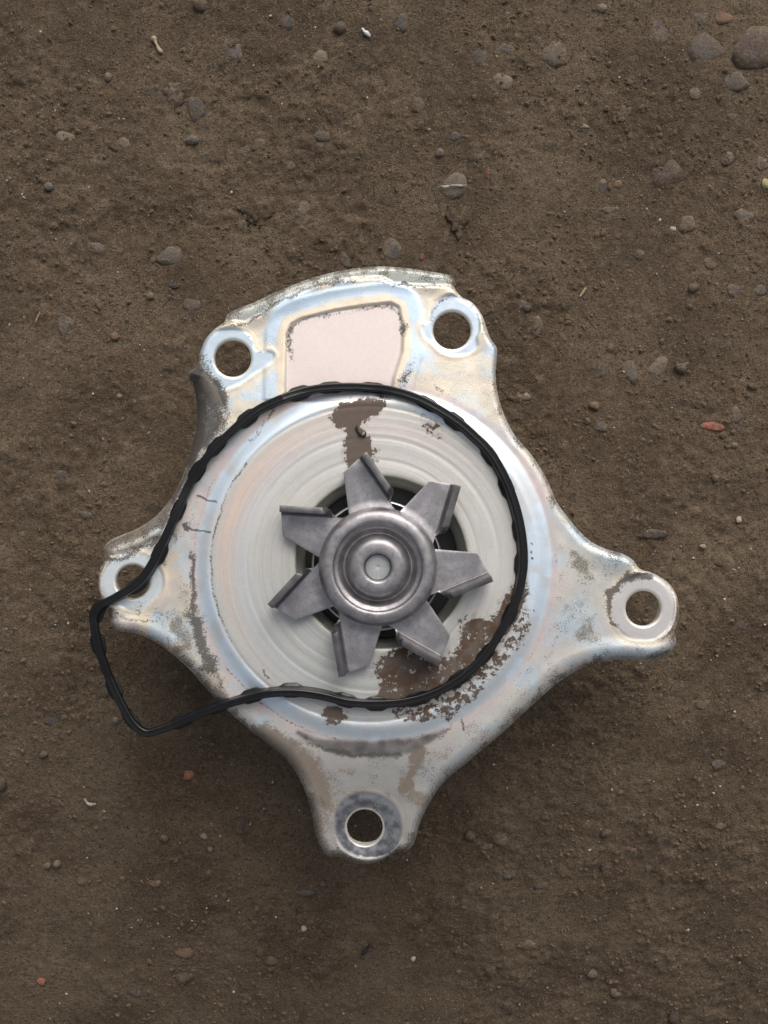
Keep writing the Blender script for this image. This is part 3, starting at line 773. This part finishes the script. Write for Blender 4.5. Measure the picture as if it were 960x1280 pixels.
# ------------------------------------------------------------------ rubber gasket
GAS = [(117,777),(124,759),(147,746),(175,728),(192,704),(204,678),(214,655),(225,630),(237,603),(262,566),(292,536),(322,513),(342,503),(370,492),(400,485),(430,483),(460,484),(490,488),(522,498),(548,512),(574,530),
       (592,546),(608,562),(625,589),(639,622),(648,655),(652,684),(652,710),(648,738),(641,762),(627,790),(605,822),(576,848),(543,867),(508,878),(475,881),(438,878),(403,868),(371,864),(335,866),(300,875),(262,887),(225,903),(200,913),(182,917),(166,906),(150,880),(132,840),(121,806)]
def build_gasket():
    C = spline(GAS, 2.4, True)[:, :2]
    n = len(C)
    zt = body_fields(C[:, 0], C[:, 1], False)
    d = sdf(C[:, 0], C[:, 1], OUTS)
    z = np.where(d > 4, zt, np.nan)
    for k in range(5):          # rest on the highest point under the strip's width
        pass
    idx = np.arange(n); good = ~np.isnan(z)
    z = np.interp(idx, idx[good], z[good], period=n)
    for hx, hy, hr in HOLES:
        pass
    # a stiff strip bridges the dips
    w = 11; zz = np.array([np.max(np.take(z, range(i - 4, i + 5), mode='wrap')) for i in range(n)])
    ker = np.hanning(2 * w + 1); ker /= ker.sum()
    zs = np.array([np.sum(np.take(zz, range(i - w, i + w + 1), mode='wrap') * ker) for i in range(n)])
    zs = np.maximum(zs, z)
    sag = np.clip(-d / 60, 0, 1) * 3.0
    zz = ZF + (zs + 0.05 - sag) * .001
    x, y = unp(C[:, 0], C[:, 1], zz + 0.0015)
    P = np.stack([x, y, zz], 1)
    tan = np.roll(P, -1, 0) - np.roll(P, 1, 0); tan[:, 2] *= 0.3
    tan /= np.linalg.norm(tan, axis=1)[:, None]
    side = np.stack([tan[:, 1], -tan[:, 0], 0 * tan[:, 0]], 1); side /= np.linalg.norm(side, axis=1)[:, None]
    seg = np.linalg.norm(np.roll(C, -1, 0) - C, axis=1); s = np.concatenate([[0], np.cumsum(seg)[:-1]]); tot = seg.sum()
    rr = random.Random(3)
    nb = int(round(tot / 53)); bumps = [(i + 0.35 + rr.uniform(-.22, .22)) * tot / nb for i in range(nb)]
    bw = np.zeros(n)
    for b in bumps:
        dd = np.abs((s - b + tot / 2) % tot - tot / 2)
        bw = np.maximum(bw, rr.uniform(.55, 1.1) * (1 - sstep(6, 16, dd)))
    tilt = (vnoise(s / 90, s * 0 + 2.2) - 0.5) * 0.9
    px = (HC - ZD) / FPX
    V = []; K = 0
    for i in range(n):
        lo = 5.4 + 3.6 * bw[i]; hi = 4.9
        pr = [(-lo * .9, 0.0), (-lo, .2), (-lo, .45), (-lo * .92, .6), (-hi, .75), (-hi, 2.05), (-hi * .9, 2.45), (-hi * .5, 2.5), (0, 2.28),
              (hi * .5, 2.5), (hi * .9, 2.45), (hi, 2.05), (hi, .75), (lo * .92, .6), (lo, .45), (lo, .2), (lo * .9, 0.0)]
        K = len(pr)
        for a, h in pr:
            off = a * px + tilt[i] * (h - 0.4) * 0.0006
            V.append(P[i] + side[i] * off + np.array([0, 0, h * .001]))
    V = np.array(V); F = []
    for i in range(n):
        j = (i + 1) % n
        for k in range(K):
            F.append((i * K + k, i * K + (k + 1) % K, j * K + (k + 1) % K, j * K + k))
    me = mesh_from('rubber_gasket', V, F)
    bm = bmesh.new(); bm.from_mesh(me); bmesh.ops.recalc_face_normals(bm, faces=bm.faces); bm.to_mesh(me); bm.free()
    o = obj('rubber_gasket', me, MR)
    tag(o, 'black rubber gasket loop draped over the pump, its corner hanging past the left lug', 'gasket')
build_gasket()

# ------------------------------------------------------------------ stones in and on the dirt
def stone_mesh(name, rx, ry, rz, seed, sub=2, cuts=7, flat=False):
    rs = np.random.default_rng(seed)
    bm = bmesh.new(); bmesh.ops.create_icosphere(bm, subdivisions=sub, radius=1.0)
    co = np.array([v.co[:] for v in bm.verts])
    for _ in range(cuts):
        n = rs.normal(size=3); n[2] *= 0.5; n /= np.linalg.norm(n)
        h = rs.uniform(0.55, 0.88)
        dd = co @ n - h
        co = co - np.outer(np.clip(dd, 0, None), n) * 0.92
    if flat:
        co[:, 2] = np.minimum(co[:, 2], 0.62 + 0.1 * co[:, 0])
    co *= 1 + (np.array([vnoise(c[0] * 2.2 + c[2], c[1] * 2.2 - c[2], seed) for c in co]) - .5)[:, None] * 0.28
    co[:, 0] /= np.abs(co[:, 0]).max(); co[:, 1] /= np.abs(co[:, 1]).max(); co[:, 2] /= np.abs(co[:, 2]).max()
    co = co * np.array([rx, ry, rz])
    for v, c in zip(bm.verts, co): v.co = c
    me = bpy.data.meshes.new(name); bm.to_mesh(me); bm.free()
    me.polygons.foreach_set('use_smooth', np.full(len(me.polygons), True))
    return me

def g1(x, y): return float(gh(np.array([x]), np.array([y]))[0])
def ung(px, py):
    z = 0.0
    for _ in range(6):
        x, y = unp(px, py, z); z = g1(x, y)
    return unp(px, py, z)
gpx = HC / FPX
SC_ = {'b': (84, 86, 92), 'k': (52, 50, 52), 'g': (118, 112, 106), 'p': (150, 142, 132), 'v': (98, 84, 86), 'n': (112, 98, 84), 't': (96, 104, 106), 'r': (150, 84, 70), 'o': (152, 112, 88), 'w': (196, 184, 166), 's': (82, 74, 66), 'y': (190, 176, 130)}
# px, py, width, height, turn, colour, how much stands proud (mm)
EMB = [(290,60,30,36,10,'b',.5),(358,25,22,24,0,'b',.4),(400,70,24,20,0,'p',.7),(245,135,30,44,0,'b',.6),(212,115,50,45,0,'g',.3),(402,170,22,16,0,'b',.5),(364,208,16,13,0,'b',.5),(78,172,32,18,-15,'p',.4),
 (210,318,46,30,0,'g',.4),(380,258,28,26,0,'p',.5),(400,285,20,17,0,'k',.4),(432,325,15,24,25,'k',.8),(600,70,30,29,20,'b',1.0),(633,62,22,22,0,'b',.4),(688,68,38,36,0,'g',.5),(628,103,28,24,0,'p',.5),
 (825,40,42,38,0,'v',.5),(885,63,48,44,35,'g',1.0),(943,58,60,54,10,'v',1.2),(905,22,26,17,0,'o',.8),(877,22,24,22,0,'b',.4),(918,103,38,30,0,'g',.5),(868,118,17,17,0,'t',.6),(914,147,16,12,0,'t',.6),(908,199,22,17,15,'v',.8),(952,205,20,22,0,'v',.5),
 (828,218,50,42,-10,'v',1.0),(567,171,20,13,0,'b',.5),(567,233,36,36,10,'g',1.0),(610,217,9,15,0,'r',.4),(528,321,10,10,0,'r',.4),(752,233,15,24,0,'b',.5),(772,230,12,11,0,'o',.4),(763,262,24,11,10,'b',.5),(797,318,19,17,0,'k',.9),
 (490,311,24,32,0,'b',.5),(730,158,14,8,0,'w',.4),(500,27,20,28,0,'b',.4),(657,381,17,17,0,'b',.4),(670,408,18,28,0,'b',.4),(766,436,16,18,0,'k',.5),(786,462,23,38,10,'g',.5),(822,460,28,34,-30,'g',.6),(752,462,16,22,0,'b',.4),
 (918,363,18,22,0,'b',.5),(950,362,20,20,0,'b',.4),(920,520,18,24,0,'v',.5),(751,533,18,20,0,'b',.4),(650,493,32,17,0,'w',.2),(815,667,38,13,5,'k',.7),(80,405,25,32,-30,'b',.5),(144,420,13,11,0,'o',.5),
 (240,380,22,20,0,'g',.4),(119,456,6,15,0,'r',.3),(150,494,12,9,0,'w',.4),(107,644,17,9,0,'t',.6),(76,594,17,15,0,'b',.3),(302,1030,22,28,0,'k',.9),(102,1100,17,22,0,'v',.5),(193,1103,20,16,0,'o',.6),(302,1106,10,14,0,'k',.6),
 (380,1115,30,11,0,'t',.6),(374,1135,15,13,0,'k',.6),(225,1187,38,23,-10,'o',.4),(232,1220,26,20,20,'k',.7),(168,1238,22,20,0,'k',.5),(897,953,20,20,0,'b',.7),(682,1020,15,14,0,'k',.6),(628,1050,22,18,0,'v',.3),(634,1092,24,20,0,'b',.4),
 (676,1106,20,14,15,'t',.8),(792,1060,22,18,0,'o',.2),(612,1207,19,32,0,'k',.7),(770,1240,18,15,0,'t',.4),(934,1192,13,14,0,'k',.6),(845,1265,13,32,-15,'s',.7),(30,668,16,10,0,'k',.3),(610,1055,20,16,0,'v',.2),  # the black piece near the left edge stands in for a dark hole
 (320,180,26,20,0,'n',.4),(150,180,30,22,0,'n',.4),(450,150,24,20,0,'n',.4),(520,130,24,22,0,'n',.4),(700,230,22,18,0,'n',.4),(860,280,28,22,0,'n',.5),(930,270,26,20,0,'g',.4),(890,330,24,18,0,'n',.4),(780,140,24,18,0,'n',.3),
 (40,300,28,22,0,'n',.4),(120,310,22,18,0,'g',.3),(160,560,20,16,0,'n',.4),(900,700,22,18,0,'n',.4),(930,780,24,20,0,'v',.3),(880,880,24,18,0,'n',.4),(60,720,22,18,0,'n',.3),(65,900,24,18,0,'b',.3),(660,1180,22,18,0,'n',.4),(900,1030,20,16,0,'n',.4),(340,1200,20,16,0,'n',.4),(12,880,18,14,0,'r',.1)]
for i, (px, py, w, h, rot, c, up) in enumerate(EMB):
    x, y = ung(px, py)
    rx, ry = w * gpx * .54, h * gpx * .54
    rz = max(0.0010, 0.24 * min(rx, ry) + 0.0006)
    me = stone_mesh('stone', rx, ry, rz, 100 + i, 2, 8, True)
    o = obj('stone', me, MS, ground)
    z = g1(x, y)
    o.location = (x, y, z + up * 0.00042 - rz * 0.64)
    o.rotation_euler = (random.uniform(-.06, .06), random.uniform(-.06, .06), math.radians(rot))
    o.color = tuple(lin(SC_[c]) * 0.52) + (1,)
    if c == 'r': o['label'] = 'dull red chip in the dirt'

# loose things lying on top
LOOSE = [
 ('pebble', 425, 36, 18, 17, 's', 'round dark brown pebble near the top edge, left of the silvery flake', 'pebble'),
 ('pebble', 250, 7, 21, 19, 's', 'dark brown lump cut off by the top edge of the picture', 'pebble'),
 ('pebble', 135, 97, 10, 13, 'g', 'small grey upright pebble below the pale bone-like fragment', 'pebble'),
 ('pebble', 240, 176, 20, 14, 'g', 'wedge-shaped grey pebble below the large blue-grey stone at upper left', 'pebble'),
 ('pebble', 61, 234, 13, 12, 'g', 'small grey pebble near the left edge, upper quarter', 'pebble'),
 ('pebble', 752, 11, 14, 12, 'p', 'smooth pale pebble at the top edge, right of centre', 'pebble'),
 ('pebble', 550, 192, 13, 13, 'g', 'grey pebble just above the flat stone with a white line', 'pebble'),
 ('pebble', 850, 460, 16, 15, 's', 'dark round pebble right of the two leaf-shaped grey stones', 'pebble'),
 ('pebble', 867, 360, 15, 13, 's', 'dark round pebble in the dirt well above the red brick fragment', 'pebble'),
 ('pebble', 743, 507, 15, 14, 'n', 'angular brown pebble between the pump and the red brick fragment', 'pebble'),
 ('pebble', 918, 557, 10, 9, 'g', 'small grey pebble just below the red brick fragment', 'pebble'),
 ('pebble', 893, 598, 12, 12, 'n', 'small brown pebble further below the red brick fragment', 'pebble'),
 ('pebble', 923, 650, 8, 10, 'w', 'tiny cream pebble near the right edge, level with the impeller', 'pebble'),
 ('pebble', 940, 483, 15, 10, 's', 'dark brown crumb by the right edge, above the red brick fragment', 'pebble'),
 ('pebble', 188, 371, 11, 12, 'n', 'small brown pebble beside a dark chip, left of the top left lug', 'pebble'),
 ('pebble', 55, 943, 13, 12, 's', 'brown pebble near the left edge below the gasket corner', 'pebble'),
 ('pebble', 3, 980, 16, 22, 'k', 'dark stone cut off by the left edge of the picture', 'pebble'),
 ('pebble', 255, 1045, 11, 10, 'p', 'pale pebble left of the bottom lug', 'pebble'),
 ('pebble', 263, 1062, 9, 9, 'p', 'small pale pebble just below another, left of the bottom lug', 'pebble'),
 ('pebble', 205, 1048, 12, 12, 's', 'dark brown pebble below the orange red chip at lower left', 'pebble'),
 ('pebble', 72, 1080, 14, 14, 'n', 'larger of two brown pebbles side by side at lower left', 'pebble'),
 ('pebble', 59, 1081, 10, 11, 'n', 'smaller of two brown pebbles side by side at lower left', 'pebble'),
 ('pebble', 403, 1104, 9, 9, 'g', 'small grey pebble under the bottom lug', 'pebble'),
 ('pebble', 380, 1160, 8, 9, 'w', 'tiny pale pebble below the dark slate sliver under the bottom lug', 'pebble'),
 ('pebble', 321, 1135, 10, 11, 'n', 'small brown pebble left of the dark slate sliver', 'pebble'),
 ('pebble', 757, 1041, 17, 13, 's', 'dark brown lump in the lower right dirt', 'pebble'),
 ('pebble', 588, 1044, 16, 14, 's', 'dark brown lump right of the bottom lug', 'pebble'),
 ('pebble', 740, 1217, 17, 15, 's', 'dark lump near the bottom edge right of centre', 'pebble'),
 ('pebble', 145, 900, 9, 9, 'g', 'small grey pebble inside the hanging corner of the gasket', 'pebble'),
 ('soil_clod', 325, 266, 44, 40, 's', 'crumbly brown clod of soil above the top left lug', 'soil clod'),
 ('soil_clod', 574, 276, 30, 42, 's', 'crumbly brown clod of soil just below the flat stone with a white line', 'soil clod'),
 ('brick_fragment', 890, 533, 38, 14, 'r', 'bright red elongated brick fragment in the dirt right of the pump', 'brick fragment'),
 ('brick_fragment', 235, 968, 18, 16, 'r', 'small orange red chip in the dirt below the hanging gasket corner', 'brick fragment'),
 ('brick_fragment', 51, 1226, 14, 16, 'r', 'small red chip near the bottom left corner', 'brick fragment'),
 ('stone_chip', 516, 1198, 8, 10, 'w', 'tiny white stone chip in the dirt below the bottom lug', 'stone chip'),
 ('stone_chip', 753, 1083, 8, 18, 'k', 'thin dark upright stone chip in the lower right dirt', 'stone chip'),
 ('stone_chip', 218, 358, 18, 8, 'k', 'thin dark chip above and left of the top left lug', 'stone chip'),
 ('stone_chip', 842, 286, 9, 7, 'w', 'white chip in the dirt at upper right below the dark purple stone', 'stone chip'),
 ('stone_chip', 957, 229, 10, 14, 'y', 'yellowish chip cut off by the right edge of the picture', 'stone chip'),
]
for i, (nm, px, py, w, h, c, lab, cat) in enumerate(LOOSE):
    x, y = ung(px, py)
    flatf = nm != 'pebble'
    rx, ry = w * gpx * .5, h * gpx * .5
    rz = min(rx, ry) * (0.75 if not flatf else 0.5)
    me = stone_mesh(nm, rx, ry, rz, 500 + i, 2, 6, False)
    if nm == 'brick_fragment': me = stone_mesh(nm, rx, ry, rz, 500 + i, 3, 12, True)
    if nm == 'soil_clod':
        rz = min(rx, ry) * 0.32
        me = stone_mesh(nm, rx, ry, rz, 500 + i, 4, 4, False)
        for v in me.vertices:
            k = float(fbm(np.array([v.co.x * 700 + v.co.z * 300]), np.array([v.co.y * 700]), 4, 400 + i, .65)[0])
            v.co *= 0.35 + 1.35 * k
    red = c in 'rwy'
    o = obj(nm, me, MG if nm == 'soil_clod' else MS if nm == 'brick_fragment' else MP if red or nm == 'stone_chip' else MS)
    if red and c == 'r': o.color = tuple(lin((176, 84, 68) if w > 20 else (150, 78, 62))) + (1,)
    else: o.color = tuple(lin(SC_[c]) * 0.7) + (0.3,)
    o.location = (x, y, g1(x, y) + rz * (0.18 if not flatf else 0.0))
    o.rotation_euler = (0, 0, random.uniform(-.3, .3) if not flatf else 0)
    tag(o, lab, cat, 'loose pebbles on the dirt' if nm == 'pebble' else None)

def blob_chain(name, pts, rad, mat, label, cat, z0=0.0006, seg=8, lift=None):
    """a bent, tapering sliver through photo points"""
    C = spline(pts, 2.0, False); n = len(C); V = []; F = []
    for i in range(n):
        t = i / (n - 1)
        x, y = unp(C[i, 0], C[i, 1], lift + .0005) if lift is not None else ung(C[i, 0], C[i, 1])
        z = (lift if lift is not None else g1(x, y)) + z0
        a, b = C[max(i - 1, 0)][:2], C[min(i + 1, n - 1)][:2]
        d = np.array([b[0] - a[0], -(b[1] - a[1])]); d /= np.linalg.norm(d)
        s = np.array([-d[1], d[0], 0])
        r = C[i, 2] * gpx * (random.uniform(.55, 1.2) if 0 < i < n - 1 else .4)
        for k in range(seg):
            an = 2 * math.pi * k / seg
            V.append(np.array([x, y, z]) + s * r * math.cos(an) + np.array([0, 0, r * rad * math.sin(an)]))
    for i in range(n - 1):
        for k in range(seg):
            F.append((i * seg + k, i * seg + (k + 1) % seg, (i + 1) * seg + (k + 1) % seg, (i + 1) * seg + k))
    F.append(tuple(range(seg))[::-1]); F.append(tuple((n - 1) * seg + k for k in range(seg)))
    o = obj(name, mesh_from(name, V, F), mat)
    return tag(o, label, cat)
MBONE = mat_simple('pale_bone', tuple(lin((158, 142, 116))), 0.7, 0, 1.5, 0.0003, 0.6)
MSTRAW = mat_simple('dry_straw', tuple(lin((158, 140, 108))), 0.8, 0, 1.5, 0.0001, 0.5)
MTWIG = mat_simple('black_twig', (0.012, 0.011, 0.011), 0.6, 0, 2.0, 0.0002, 0.3)
MFOIL = mat_simple('silvery_flake', tuple(lin((170, 170, 170))), 0.35, 0.5, 2.0, 0.0003, 0.5)
blob_chain('bone_fragment', [(191,47,3.4),(194,52,3.6),(197,58,2.0),(200,64,3.4),(204,67,3.6)], .8, MBONE, 'pale bone-like fragment lying in the dirt at upper left', 'fragment')
blob_chain('straw', [(724,372,1.2),(728,366,1.6),(732,360,1.0)], .7, MSTRAW, 'short piece of straw in the dirt right of the top right lug', 'straw')
blob_chain('straw', [(45,404,1.0),(48,397,1.3),(51,390,.9)], .7, MSTRAW, 'short piece of straw in the dirt by the left edge', 'straw')
blob_chain('twig', [(452,1193,2.0),(457,1188,3.0),(462,1180,1.4),(465,1176,.8)], .6, MTWIG, 'bent black twig in the dirt below the bottom lug', 'twig')
blob_chain('flake', [(452,36,1.2),(456,41,3.0),(460,44,3.2),(463,48,1.4)], .4, MFOIL, 'crumpled silvery flake near the top edge beside a round pebble', 'flake')
blob_chain('flake', [(106,997,1.2),(110,1003,2.0),(115,1005,2.6),(121,1004,1.6)], .4, MGR, 'cluster of white flakes in the dirt at lower left', 'flake')
blob_chain('flake', [(874,682,1.6),(878,683,3.0),(882,685,1.4)], .4, MGR, 'white flake in the dirt above the right lug', 'flake')
blob_chain('rubber_shaving', [(446,531,1.0),(446,536,1.4),(449,541,1.5),(453,545,1.7),(457,543,1.5),(456,538,1.0)], 1.0, MTWIG, 'tiny black curled shaving on the brown stain above the impeller', 'shaving', 0.0003, 8, ZD)
blob_chain('chalk_line', [(549,234,.8),(556,235,1.3),(566,233,1.0),(577,234,1.5),(583,233,.8)], .35, MGR, 'thin white streak across the flat grey stone above the pump', 'streak', 0.0011)

# soil crumbs and grit, too many to count
def scatter(name, n, smin, smax, power, mat, seed, cluster, zoff, octa=False):
    rs = np.random.default_rng(seed)
    bm = bmesh.new(); bmesh.ops.create_icosphere(bm, subdivisions=1, radius=1.0)
    base = np.array([v.co[:] for v in bm.verts]); tris = np.array([[v.index for v in f.verts] for f in bm.faces]); bm.free()
    if octa:
        base = np.array([(1,0,0),(-1,0,0),(0,1,0),(0,-1,0),(0,0,1),(0,0,-1)], float)
        tris = np.array([(0,2,4),(2,1,4),(1,3,4),(3,0,4),(2,0,5),(1,2,5),(3,1,5),(0,3,5)])
    m = n * 4
    x = rs.uniform(-.125, .125, m); y = rs.uniform(-.16, .16, m)
    dens = fbm(x * 1000 / 16, y * 1000 / 16, 3, cluster)
    keep = rs.random(m) < sstep(0.38, 0.68, dens) * 0.9 + 0.12
    x, y = x[keep][:n], y[keep][:n]; k = len(x)
    size = smin + (smax - smin) * rs.random(k) ** power
    z = gh(x, y)
    sc = size[:, None] * rs.uniform(0.6, 1.25, (k, 3)); sc[:, 2] *= 0.75
    V = base[None] * (1 + rs.uniform(-.28, .28, (k, len(base), 1)))
    V = V * sc[:, None, :]
    a = rs.uniform(0, 6.28, k); ca, sa = np.cos(a)[:, None], np.sin(a)[:, None]
    Vx = V[..., 0] * ca - V[..., 1] * sa; Vy = V[..., 0] * sa + V[..., 1] * ca
    V = np.stack([Vx + x[:, None], Vy + y[:, None], V[..., 2] + (z + zoff * size)[:, None]], -1).reshape(-1, 3)
    F = (tris[None] + (np.arange(k) * len(base))[:, None, None]).reshape(-1, 3)
    o = obj(name, mesh_from(name, V, F, False), mat, ground)
    o['kind'] = 'stuff'
    return o
scatter('soil_grains', 80000, 0.00010, 0.00034, 2.0, MCR, 5, 80, 0.1, True)
scatter('soil_crumbs', 30000, 0.00010, 0.00085, 8.0, MCR, 1, 60, 0.0)
scatter('pale_grit', 2200, 0.00007, 0.00040, 4.0, MGR, 2, 70, 0.2)
